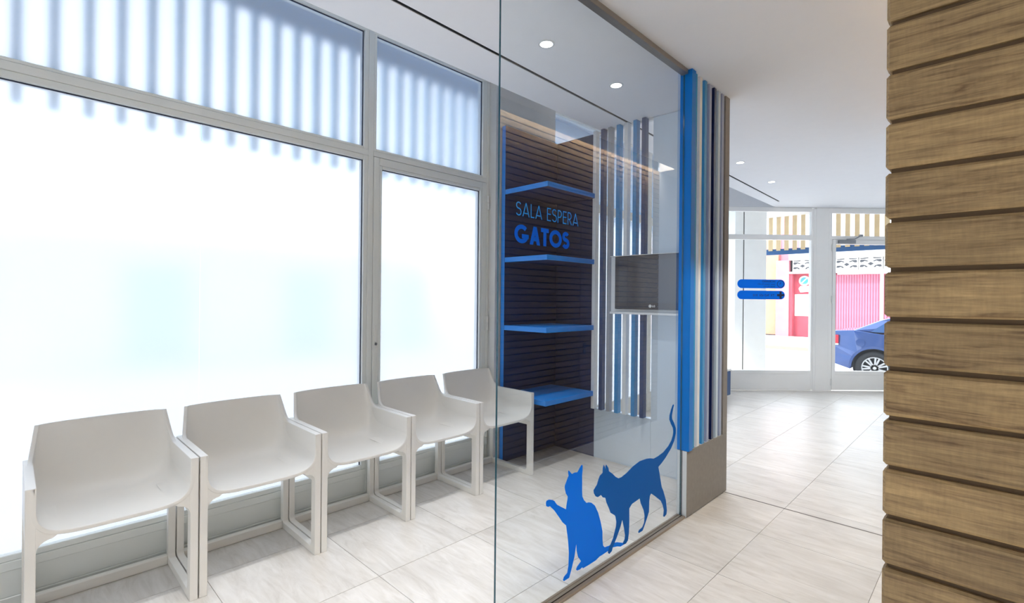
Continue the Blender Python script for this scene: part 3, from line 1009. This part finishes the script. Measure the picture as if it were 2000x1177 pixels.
chair_labels = ['white plastic armchair nearest the camera at the left end of the row',
                'second white armchair from the left in the row under the window',
                'middle white armchair of the five in front of the frosted window',
                'white armchair in front of the frosted door, fourth from the left',
                'white armchair beside the navy shelving, partly behind the glass edge']
for k in range(5):
    if k == 0:
        c = ch0
    else:
        c = clone(ch0)
        for p in list(ch0.children): clone(p, c)
    c.location = (0.594 - 0.2765 + 0.5587 * k, 2.53 + 0.23, 0.0)
    tag(c, chair_labels[k], 'chair', 'white armchairs along the window')

# ------------------------------------------------------------------ ceiling downlights, plus unseen fill lamps added
def downlight(x, y, label, power=31.0):
    r = root('downlight', (x, y, CZ), 0, label, 'lamp', 'round ceiling downlights')
    bm = bmesh.new()
    ringbm(bm, (0, 0, -0.004), 0.036, 0.046, 0.004)
    mobj('rim', bm, 'white_gloss', r)
    bm = bmesh.new()
    cyl(bm, (0, 0, -0.0025), 0.036, 0.002)
    mobj('lens', bm, 'lamp_lens', r)
    ld = bpy.data.lights.new('downlight_bulb', 'SPOT')
    ld.spot_size = math.radians(72)
    ld.spot_blend = 1.0
    ld.shadow_soft_size = 0.03
    ld.energy = power
    ld.color = (0.97, 0.98, 1.0)
    lo = bpy.data.objects.new('downlight_bulb', ld)
    C.objects.link(lo)
    lo.parent = r
    lo.location = (0, 0, -0.008)
downlight(2.107, 1.817, 'round ceiling downlight above the cat lettering, nearer one')
downlight(2.835, 1.825, 'round ceiling downlight closer to the slats')
downlight(1.38, 1.81, 'round ceiling downlight over the armchairs just above the frame')
downlight(0.65, 1.80, 'round ceiling downlight over the second armchair')
downlight(-0.08, 1.79, 'round ceiling downlight over the near end of the armchairs')
downlight(5.297, 1.903, 'round ceiling downlight of the far room, left one')
downlight(6.404, 1.933, 'round ceiling downlight of the far room, right one')
downlight(4.2, 1.87, 'round ceiling downlight of the far room hidden behind the slat screen')
downlight(-0.75, 0.55, 'added fill lamp behind the camera, nearer the window', 190)  # unseen fill lamps added behind the camera to brighten passage and oak
downlight(-0.75, -0.70, 'added fill lamp behind the camera, further from the window', 190)
downlight(6.9, 0.8, 'added fill lamp near the entrance door, hidden by the oak wall', 14)  # unseen fill lamps added to light the shop front from inside
downlight(8.0, 0.9, 'added fill lamp by the entrance, hidden by the oak wall', 14)

# ------------------------------------------------------------------ corner shop front (45 degrees)
def fbox(rt_, nm, r0, r1, z0, z1, ro, mat='facade_white', d0=0.0, d1=0.07, bev=0.002):
    return box(nm, r0 - ro, r1 - ro, d0, d1, z0, z1, mat, rt_, bev)
RA, RB = 3.16, 7.35
def droot(name, ro, label, cat, kind='structure'):
    return root(name, diag(ro, FD), R45, label, cat, kind=kind)
w4 = droot('window_4', RA, 'clear shop window at the far end with two blue stickers', 'window')
fbox(w4, 'stile', RA, RA + 0.06, 0, 2.77, RA)
fbox(w4, 'stile', 4.632, 4.66, 0.03, 2.77, RA, d0=0.003)
fbox(w4, 'mullion', 4.6605, 4.703, 0, 2.77, RA)
fbox(w4, 'head_rail', RA + 0.06, 4.632, 2.725, CZ, RA)
fbox(w4, 'transom', RA + 0.06, 4.632, 2.296, 2.371, RA)
fbox(w4, 'bottom_rail', RA + 0.06, 4.632, 0.253, 0.300, RA)
fbox(w4, 'kick_panel', RA + 0.06, 4.632, 0.031, 0.2525, RA, d0=0.006)
fbox(w4, 'base_rail', RA + 0.06, 4.632, 0.0, 0.0305, RA)
fbox(w4, 'pane', RA + 0.06, 4.632, 2.371, 2.725, RA, 'window_glass', 0.030, 0.036, 0)
fbox(w4, 'pane', RA + 0.06, 4.632, 0.300, 2.296, RA, 'window_glass', 0.030, 0.036, 0)
fbox(w4, 'head_board', RA, RB, CZ + 0.001, 3.30, RA, 'wall_white', 0.0, 0.09, 0)
po = box('trim_1', 4.7035 - 4.7035, 4.896 - 4.7035, 0.0, 0.09, 0, CZ, 'facade_white', None, 0.001)
po.location = diag(4.80, FD + 0.045, 0); po.rotation_euler = (0, 0, R45)
tag(po, 'broad white post between the shop window and the glass entrance door', 'post', kind='structure')
w5 = droot('window_5', 4.8965, 'clear fanlight over the glass entrance door', 'window')
fbox(w5, 'stile', 4.8965, 4.945, 2.362, 2.711, 4.8965)
fbox(w5, 'jamb', 4.8965, 4.950, 0, 2.3065, 4.8965)
fbox(w5, 'head_rail', 4.8965, 6.60, 2.711, CZ, 4.8965)
fbox(w5, 'transom', 4.8965, 6.60, 2.307, 2.362, 4.8965)
fbox(w5, 'pane', 4.945, 6.06, 2.362, 2.711, 4.8965, 'window_glass', 0.030, 0.036, 0)
fbox(w5, 'side_panel', 6.06, RB, 0, 2.711, 4.8965)
d3 = droot('door_3', 4.955, 'white framed glass entrance door beyond the oak wall', 'door')
ro = 4.955
fbox(d3, 'stile', 4.955, 5.006, 0.012, 2.303, ro, d0=-0.004)
fbox(d3, 'stile', 6.005, 6.055, 0.012, 2.303, ro, d0=-0.004)
fbox(d3, 'top_rail', 5.0065, 6.0045, 2.236, 2.303, ro, d0=-0.004)
fbox(d3, 'bottom_rail', 5.0065, 6.0045, 0.243, 0.298, ro, d0=-0.004)
fbox(d3, 'kick_panel', 5.0065, 6.0045, 0.012, 0.2425, ro, d0=0.002)
fbox(d3, 'pane', 5.006, 6.005, 0.298, 2.236, ro, 'window_glass', 0.030, 0.036, 0)
cl = fbox(d3, 'door_closer', 5.03, 5.281, 2.242, 2.296, ro, 'steel', -0.045, -0.0045, 0.003)
bm = bmesh.new()
tube(bm, [(-0.02, -0.02, 0.062), (0.08, -0.055, 0.064), (0.20, -0.02, 0.120)], 0.009, 8)
bx(bm, 0.175, 0.225, -0.035, 0.0, 0.105, 0.140, 0.003)
arm = mobj('closer_arm', bm, 'steel', cl, origin=(0, 0, 0))
for zc in (2.18, 1.395, 0.133):
    bm = bmesh.new()
    cyl(bm, (-0.012, -0.010, zc - 0.05), 0.009, 0.1, 2, 14)
    mobj('hinge', bm, 'hinge_white', d3)
# stickers on the shop window, read from the street, so mirrored in here
def pill(r0, r1, z0, z1):
    h = (z1 - z0) / 2
    return arc(r1 - h, z0 + h, h, h, -90, 90, 12) + arc(r0 + h, z0 + h, h, h, 90, 270, 12)
for (z0, z1, lab) in ((1.552, 1.687, 'blue rounded opening hours sticker with a clock'), (1.383, 1.516, 'blue rounded telephone sticker with a cross')):
    bm = prism([(p[0] - RA, p[1]) for p in pill(3.511, 4.244, z0, z1)], 1, 0.0296, 0.0290)
    st = mobj('sticker', bm, 'sticker_blue', w4)
    st['label'] = lab
    zc = (z1 - z0) / 2
    ox = 4.244 - (3.511 + 4.244) / 2 - zc
    if 'clock' in lab:
        bm = bmesh.new()
        ringbm(bm, (ox, -0.0010, zc), 0.048, 0.055, 0.0005, 1, 32)
        bx(bm, ox - 0.003, ox + 0.003, -0.0010, -0.0005, zc, zc + 0.034)
        bx(bm, ox - 0.022, ox, -0.0010, -0.0005, zc - 0.003, zc + 0.003)
        mobj('clock_mark', bm, 'sticker_ink', st)
        textmesh('lettering', 'HORARIO', 0.045, 'sticker_ink', st, (0.215, -0.0009, 0.090), True)
        textmesh('lettering', 'Lunes - Viernes 10 a 20 h', 0.026, 'sticker_ink', st, (0.215, -0.0009, 0.056), True)
        textmesh('lettering', 'Sabado 10 a 14 h', 0.026, 'sticker_ink', st, (0.215, -0.0009, 0.022), True)
    else:
        bm = bmesh.new()
        bx(bm, ox - 0.016, ox + 0.016, -0.0010, -0.0005, zc - 0.055, zc + 0.055)
        bx(bm, ox - 0.055, ox - 0.016, -0.0010, -0.0005, zc - 0.016, zc + 0.016)
        bx(bm, ox + 0.016, ox + 0.055, -0.0010, -0.0005, zc - 0.016, zc + 0.016)
        mobj('cross_mark', bm, 'sticker_ink', st)
        textmesh('lettering', 'Tlf. 963 651 010', 0.050, 'sticker_ink', st, (0.205, -0.0009, 0.046), True)

# blue bench in the far room, mostly behind the slat screen
be = root('bench', (6.68, 2.78, 0), 0, 'blue bench end showing behind the grey slat post in the far room', 'bench')
box('seat', -0.45, 0.36, -0.16, 0.16, 0.385, 0.415, 'white_gloss', be, 0.004)
box('body', -0.44, 0.35, -0.155, 0.15, 0.05, 0.384, 'bench_blue', be, 0.004)
box('plinth', -0.40, 0.30, -0.10, 0.12, 0.0, 0.0495, 'dark_metal', be, 0)

# ------------------------------------------------------------------ street outside
GZ = -0.24
bm = prism([(-40, -40), (70, -40), (70, 70), (-40, 70)], 2, GZ - 0.2, GZ)
road = tag(mobj('ground', bm, 'asphalt'), 'pale asphalt street outside the shop', 'street', kind='structure')
bm = prism([(XL - 6, WY + 0.125), (7.63, WY + 0.125), (10.66, WF - 0.12), (11.2, WF - 6), (11.2, 3.2), (10.2, 4.5), (XL - 6, 4.5)], 2, GZ, -0.06)
tag(mobj('pavement', bm, 'sidewalk'), 'pale pavement along the shop front', 'pavement', kind='structure')
# canopy with hanging slats
cn = root('street_canopy', (8.6, 3.75, 2.9), 0, 'canopy outside the windows hung with rows of vertical slats', 'canopy')
def cbox(nm, x0, x1, y0, y1, z0, z1, mat, bev=0.0): return box(nm, x0 - 8.6, x1 - 8.6, y0 - 3.75, y1 - 3.75, z0 - 2.9, z1 - 2.9, mat, cn, bev)
cbox('side_soffit', XL - 2, 7.6, WY + 0.13, 3.72, 3.42, 3.50, 'beam_blue')
cbox('side_beam', XL - 2, 10.48, 3.725, 3.80, 3.37, 3.90, 'beam_blue')
sl = cbox('slat', -1.47 - 0.022, -1.47 + 0.022, 3.722, 3.782, 2.38, 3.369, 'slat_lightblue')
for k in range(1, 76):
    xk = -1.47 + 0.1483 * k
    s_ = clone(sl, cn, (xk - 8.6, 3.752 - 3.75, 2.38 - 2.9))
cbox('corner_beam', 7.9, 10.48, 3.722, 3.782, 2.31, 2.379, 'beam_blue')
cbox('front_beam', 10.42, 10.48, -3.0, 3.72, 2.26, 2.37, 'beam_blue')
cbox('front_head', 10.42, 10.48, -3.0, 3.72, 2.985, 3.40, 'ext_white')
sl2 = cbox('slat', 10.40, 10.44, 3.01 - 0.036, 3.01 + 0.036, 2.335, 2.984, 'slat_tan')
for k in range(-4, 40):
    if k == 0: continue
    clone(sl2, cn, (10.42 - 8.6, 3.01 - 0.1405 * k - 3.75, 2.335 - 2.9))
bm = prism([(7.63 - 8.6, 3.13 - 3.75), (10.68 - 8.6, WF - 3.75), (10.40 - 8.6, WF - 0.5 - 3.75), (10.40 - 8.6, 3.72 - 3.75), (7.63 - 8.6, 3.72 - 3.75)], 2, 0.085, 0.12)
mobj('soffit', bm, 'ext_white', cn)
# column outside
co = root('column', diag(4.30, 8.8), R45, 'white rendered column standing outside the shop window', 'column')
co.location.z = -0.06
box('shaft', -0.157, 0.237, -0.2, 0.35, 0.0, 3.045, 'ext_white', co, 0.01)
box('shaft', -0.322, -0.174, -0.2, 0.35, 0.0, 3.045, 'ext_white', co, 0.004)
box('joint', -0.1738, -0.1572, -0.192, 0.33, 0.0, 3.045, 'slot_black', co, 0)

# house across the street: plane X = HX, sizes measured at 22 m and scaled
HX = 24.0
k_ = HX / 22.0
def hy(v): return v * k_
def hz(v): return CAM_H + (v - CAM_H) * k_
ho = root('street_house', (HX, hy(5.0), GZ), 0, 'red and white house across the street with a pierced balustrade', 'house')
def hb(nm, y0, y1, z0, z1, dx0, dx1, mat, parent=ho, bev=0.0):
    return box(nm, dx0, dx1, hy(y0) - hy(5.0), hy(y1) - hy(5.0), z0 - GZ, z1 - GZ, mat, parent, bev)
hb('wall', 5.766, 4.351, GZ, hz(2.463), 0.0, 0.3, 'ext_red')
hb('white_band', 5.74, 4.36, hz(0.79), hz(1.647), -0.02, 0.0, 'ext_white')
hb('pier', 6.349, 5.877, GZ, hz(3.0), -0.35, 0.3, 'ext_pink')
hb('pier_return', 5.877, 5.766, GZ, hz(2.46), -0.30, 0.3, 'ext_red')
hb('cornice', 5.88, -6.0, hz(2.995), hz(3.40), -0.40, 0.3, 'ext_white')
hb('parapet_base', 5.88, -6.0, hz(2.463), hz(2.531), -0.36, 0.3, 'ext_white')
hb('parapet_back', 5.88, -6.0, hz(2.531), hz(2.995), -0.05, 0.0, 'ext_dark')
def block(y_left, wd):
    """pierced balustrade block: frame, diamond hole and curling leaves"""
    b = hb('balustrade_block', y_left, y_left - wd, hz(2.531), hz(2.995), -0.30, -0.22, 'ext_white', bev=0.0)
    W, H = hy(wd), hz(2.995) - hz(2.531)
    def dk(pts):
        bm = prism([(-W * (p[0] - 0.5), p[1] * H) for p in pts], 0, -0.046, -0.040)
        mobj('opening', bm, 'ext_dark', b)
    dk([(0.36, 0.48), (0.5, 0.62), (0.64, 0.48), (0.5, 0.34)])
    for mx in (0, 1):
        for (pts) in ([(0.03, 0.70), (0.08, 0.82), (0.25, 0.80), (0.42, 0.70), (0.36, 0.64), (0.25, 0.70), (0.16, 0.62), (0.08, 0.60)],
                      [(0.03, 0.24), (0.06, 0.40), (0.18, 0.42), (0.30, 0.36), (0.40, 0.22), (0.30, 0.20), (0.24, 0.30), (0.14, 0.22)],
                      [(0.03, 0.94), (0.20, 0.94), (0.40, 0.97), (0.40, 0.90), (0.22, 0.87), (0.08, 0.88)]):
            dk([(1 - p[0], p[1]) if mx else p for p in pts])
for k in range(8):
    block(5.76 - 0.727 * k, 0.70)
# pleated roller gate
gt = hb('gate_opening', 4.351, 2.2, GZ, hz(2.40), 0.05, 0.3, 'ext_gate')
for k in range(26):
    y0 = 4.33 - k * 0.082
    hb('gate_slat', y0, y0 - 0.066, GZ, hz(2.38), 0.01, 0.05, 'ext_gate')
hb('gate_post', 2.98, 2.88, GZ, hz(2.46), -0.05, 0.05, 'ext_white')
hb('wall', 2.2, -6.0, GZ, hz(2.463), 0.0, 0.3, 'ext_red')
hb('upper_wall', 6.35, -6.0, hz(3.40), hz(4.10), 1.2, 1.5, 'ext_white')
hb('chimney_wall', 6.35, 5.75, hz(3.0), hz(4.9), 0.2, 0.6, 'ext_pink')
sg = root('street_sign', (HX - 0.02, hy(5.40), hz(1.80)), 0, 'round no parking plate on the red wall across the street', 'sign')
bm = bmesh.new()
cyl(bm, (0, 0, 0.42), 0.21, -0.03, 0, 28)
mobj('plate', bm, 'ext_white', sg)
bm = bmesh.new()
cyl(bm, (-0.031, 0, 0.42), 0.15, -0.004, 0, 24)
mobj('disc', bm, 'sky_gloss', sg)
bm = prism([(-0.12, 0.52), (-0.09, 0.55), (0.12, 0.33), (0.09, 0.30)], 0, -0.036, -0.040)
mobj('bar', bm, 'ext_white', sg)
bm = prism([(-0.2, -0.05), (0.15, -0.08), (0.22, 0.08), (0.14, 0.2), (-0.16, 0.2), (-0.22, 0.05)], 0, -0.03, 0.0)
mobj('notice', bm, 'ext_white', sg)
# neighbour house with a shutter
h2 = root('street_house', (HX, hy(9.0), GZ), 0, 'peach coloured house with a closed shutter, seen past the white column', 'house')
box('wall', 0, 0.4, hy(6.36) - hy(9), hy(13) - hy(9), 0, 4.6, 'ext_peach', h2, 0)
box('shutter', -0.06, 0.0, hy(7.3) - hy(9), hy(9.6) - hy(9), 0.2, 2.9, 'ext_white', h2, 0)
for k in range(20):
    box('shutter_slat', -0.08, -0.06, hy(7.3) - hy(9) + k * 0.126, hy(7.3) - hy(9) + k * 0.126 + 0.10, 0.2, 2.9, 'ext_peach', h2, 0)
box('base', -0.03, 0.0, hy(6.36) - hy(9), hy(13) - hy(9), 0.0, 0.12, 'ext_dark', h2, 0)
bm = prism([(18.2, -8), (HX - 0.36, -8), (HX - 0.36, 20), (18.2, 20)], 2, GZ, GZ + 0.10)
fp = tag(mobj('pavement', bm, 'sidewalk'), 'pavement in front of the red house', 'pavement', kind='structure')
bm = prism([(18.05, -8), (18.2, -8), (18.2, 20), (18.05, 20)], 2, GZ, GZ + 0.105)
kb = mobj('kerb', bm, 'kerb_yellow')
tag(kb, 'yellow painted kerb of the far pavement', 'kerb', kind='structure')

hs = root('street_house', (1.0, 13.5, GZ), 0, 'pale terrace along the side street, blurred behind the frosted glass', 'house')
box('wall', -14, 9, 0, 0.5, 0, 3.0, 'ext_white', hs, 0)
for k in range(6):
    box('door', -9.5 + 3.4 * k, -8.2 + 3.4 * k, -0.04, 0.0, 0.1, 2.3, 'pale_blue', hs, 0)

# ------------------------------------------------------------------ blue saloon car, parked along the street (nose towards -Y)
CX0 = 11.7
car = root('car', (CX0 + 0.87, 0.2, GZ), 0, 'dark blue saloon car parked in the street outside the glass door', 'car')
def cy_(y): return y - 0.2
def czz(z): return z - GZ
WR, WC = 0.315, [(1.665, 0.079), (-1.00, 0.079)]
prof = []
def arch(yc, zc, r, n=12):
    return [(yc + r * math.cos(math.radians(a)), zc + r * math.sin(math.radians(a))) for a in [180 * k / n for k in range(n + 1)]]
lower = [(2.43, 0.13), (2.47, 0.35), (2.45, 0.50), (2.42, 0.72), (2.36, 0.775), (2.02, 0.80), (1.55, 0.735), (0.2, 0.70), (-0.9, 0.66), (-1.75, 0.53), (-1.95, 0.35), (-1.95, 0.02)]
bot = [(-1.80, -0.03)] + [(p[0], max(p[1], -0.03)) for p in arch(-1.00, 0.079, 0.385)[::-1] if True] + [(-0.60, -0.04), (1.24, -0.04)] + [(p[0], max(p[1], -0.03)) for p in arch(1.665, 0.079, 0.385)[::-1]] + [(2.06, 0.03)]
pts = lower + bot
bm = prism([(cy_(p[0]), czz(p[1])) for p in pts], 0, -0.87, 0.87)
# tuck the sills and shoulders in a little
for v in bm.verts:
    t = v.co.z
    s = 1.0 - 0.05 * max(0, (t - 0.75) / 0.3) - 0.03 * max(0, (0.45 - t) / 0.4)
    yy = v.co.y + 0.2
    e = 1.0 - 0.16 * max(0, (yy - 2.0) / 0.47) ** 2 - 0.16 * max(0, (-1.3 - yy) / 0.65) ** 2
    v.co.x *= s * e
body = mobj('body', bm, 'car_blue', car)
bvm = body.modifiers.new('soft', 'BEVEL')
bvm.width = 0.03; bvm.segments = 3; bvm.limit_method = 'ANGLE'; bvm.angle_limit = math.radians(50)
def loft(prof_lo, prof_hi, x_lo, x_hi):
    bm = bmesh.new()
    L = []
    for s in (-1, 1):
        L.append([bm.verts.new((s * x_lo if i < 2 else s * x_hi, cy_(p[0]), czz(p[1]))) for i, p in enumerate(prof_lo + prof_hi)])
    n = len(L[0])
    for q in L: bm.faces.new(q)
    for i in range(n):
        bm.faces.new((L[0][i], L[0][(i + 1) % n], L[1][(i + 1) % n], L[1][i]))
    return bm
cab = loft([(-0.62, 0.66), (2.04, 0.785)], [(1.62, 1.00), (1.20, 1.14), (0.70, 1.18), (0.15, 1.14), (-0.10, 1.08)], 0.80, 0.62)
cabin = mobj('cabin', cab, 'car_blue', car)
bvm = cabin.modifiers.new('soft', 'BEVEL')
bvm.width = 0.03; bvm.segments = 3
for s in (-1, 1):
    # side glass follows the leaning cabin side
    def gx(z): return s * (0.80 + (0.62 - 0.80) * min(1, max(0, (z - 0.75) / 0.40)) + 0.012)
    gp_ = [[(1.74, 0.775), (0.95, 0.76), (0.95, 1.08), (1.25, 1.065), (1.50, 0.97)], [(0.90, 0.76), (-0.28, 0.735), (0.12, 1.02), (0.60, 1.09), (0.90, 1.085)]]
    for poly in gp_:
        bm = bmesh.new()
        a = [bm.verts.new((gx(p[1]), cy_(p[0]), czz(p[1]))) for p in poly]
        b = [bm.verts.new((gx(p[1]) - s * 0.02, cy_(p[0]), czz(p[1]))) for p in poly]
        bm.faces.new(a); bm.faces.new(b[::-1])
        for i in range(len(a)): bm.faces.new((a[i], a[(i + 1) % len(a)], b[(i + 1) % len(a)], b[i]))
        mobj('side_window', bm, 'car_glass', car)
    bm = bmesh.new()
    bx(bm, s * 0.70, s * 0.822, cy_(2.27), cy_(2.435), czz(0.52), czz(0.69), 0.01, 2)
    mobj('tail_light', bm, 'tail_red', car)
    bm = bmesh.new()
    bx(bm, s * 0.70, s * 0.822, cy_(2.27), cy_(2.445), czz(0.485), czz(0.518), 0.005)
    mobj('lamp_lens', bm, 'logo_white', car)
    bm = bmesh.new()
    ringbm(bm, (s * 0.866, cy_(1.665), czz(0.079)), 0.375, 0.42, s * 0.014, 0, 40)
    for v in list(bm.verts):
        if v.co.z < czz(-0.0): pass
    geom = [v for v in bm.verts if v.co.z < czz(0.02)]
    bmesh.ops.delete(bm, geom=geom, context='VERTS')
    mobj('wheel_arch_lip', bm, 'car_blue', car)
    bm = bmesh.new()
    cyl(bm, (s * 0.868, cy_(1.89), czz(0.56)), 0.075, s * 0.004, 0, 28)
    mobj('fuel_flap', bm, 'car_blue', car)
    bm = bmesh.new()
    bx(bm, s * 0.868, s * 0.872, cy_(1.425), cy_(1.435), czz(0.18), czz(0.72))
    mobj('door_seam', bm, 'tyre', car)
    bm = bmesh.new()
    bx(bm, s * 0.855, s * 0.868, cy_(1.24), cy_(2.06), czz(-0.03), czz(-0.01))
    for (yc, zc) in WC:
        wh = bmesh.new()
        x = s * 0.70
        # tyre: rounded ring
        prof_t = [(0.215, 0.0), (0.29, 0.0), (0.315, 0.03), (0.315, 0.14), (0.29, 0.165), (0.215, 0.165)]
        n = 36
        rings = [[wh.verts.new((x + s * t, cy_(yc) + r_ * math.cos(2 * PI * k / n), czz(zc) + r_ * math.sin(2 * PI * k / n))) for k in range(n)] for r_, t in prof_t]
        for q in range(len(rings)):
            a, b = rings[q], rings[(q + 1) % len(rings)]
            for k in range(n): wh.faces.new((a[k], a[(k + 1) % n], b[(k + 1) % n], b[k]))
        wo = mobj('wheel', wh, 'tyre', car, True, origin=(x, cy_(yc), czz(zc)))
        rm = bmesh.new()
        ringbm(rm, (0, 0, 0), 0.195, 0.222, s * 0.150, 0, 36)
        for k in range(7):
            for off in (-0.16, 0.16):
                a = 2 * PI * k / 7 + off
                t = bmesh.new()
                bx(t, s * 0.115, s * 0.145, 0.03, 0.20, -0.015, 0.015)
                bmesh.ops.rotate(t, verts=t.verts, cent=(0, 0, 0), matrix=Matrix.Rotation(a, 3, 'X'))
                merge(rm, t)
        cyl(rm, (s * 0.10, 0, 0), 0.065, s * 0.045, 0, 24)
        mobj('rim', rm, 'alloy', wo, origin=(0, 0, 0))
        ww = bmesh.new()
        cyl(ww, (s * 0.40, cy_(yc), czz(zc)), 0.383, s * 0.29, 0, 36)
        mobj('wheel_well', ww, 'tyre', car)
        dk = bmesh.new()
        cyl(dk, (s * 0.06, 0, 0), 0.20, s * 0.01, 0, 28)
        mobj('brake_disc', dk, 'tyre', wo, origin=(0, 0, 0))
box('bumper_strip', -0.80, 0.80, cy_(2.43), cy_(2.475), czz(0.28), czz(0.31), 'tyre', car, 0.004)
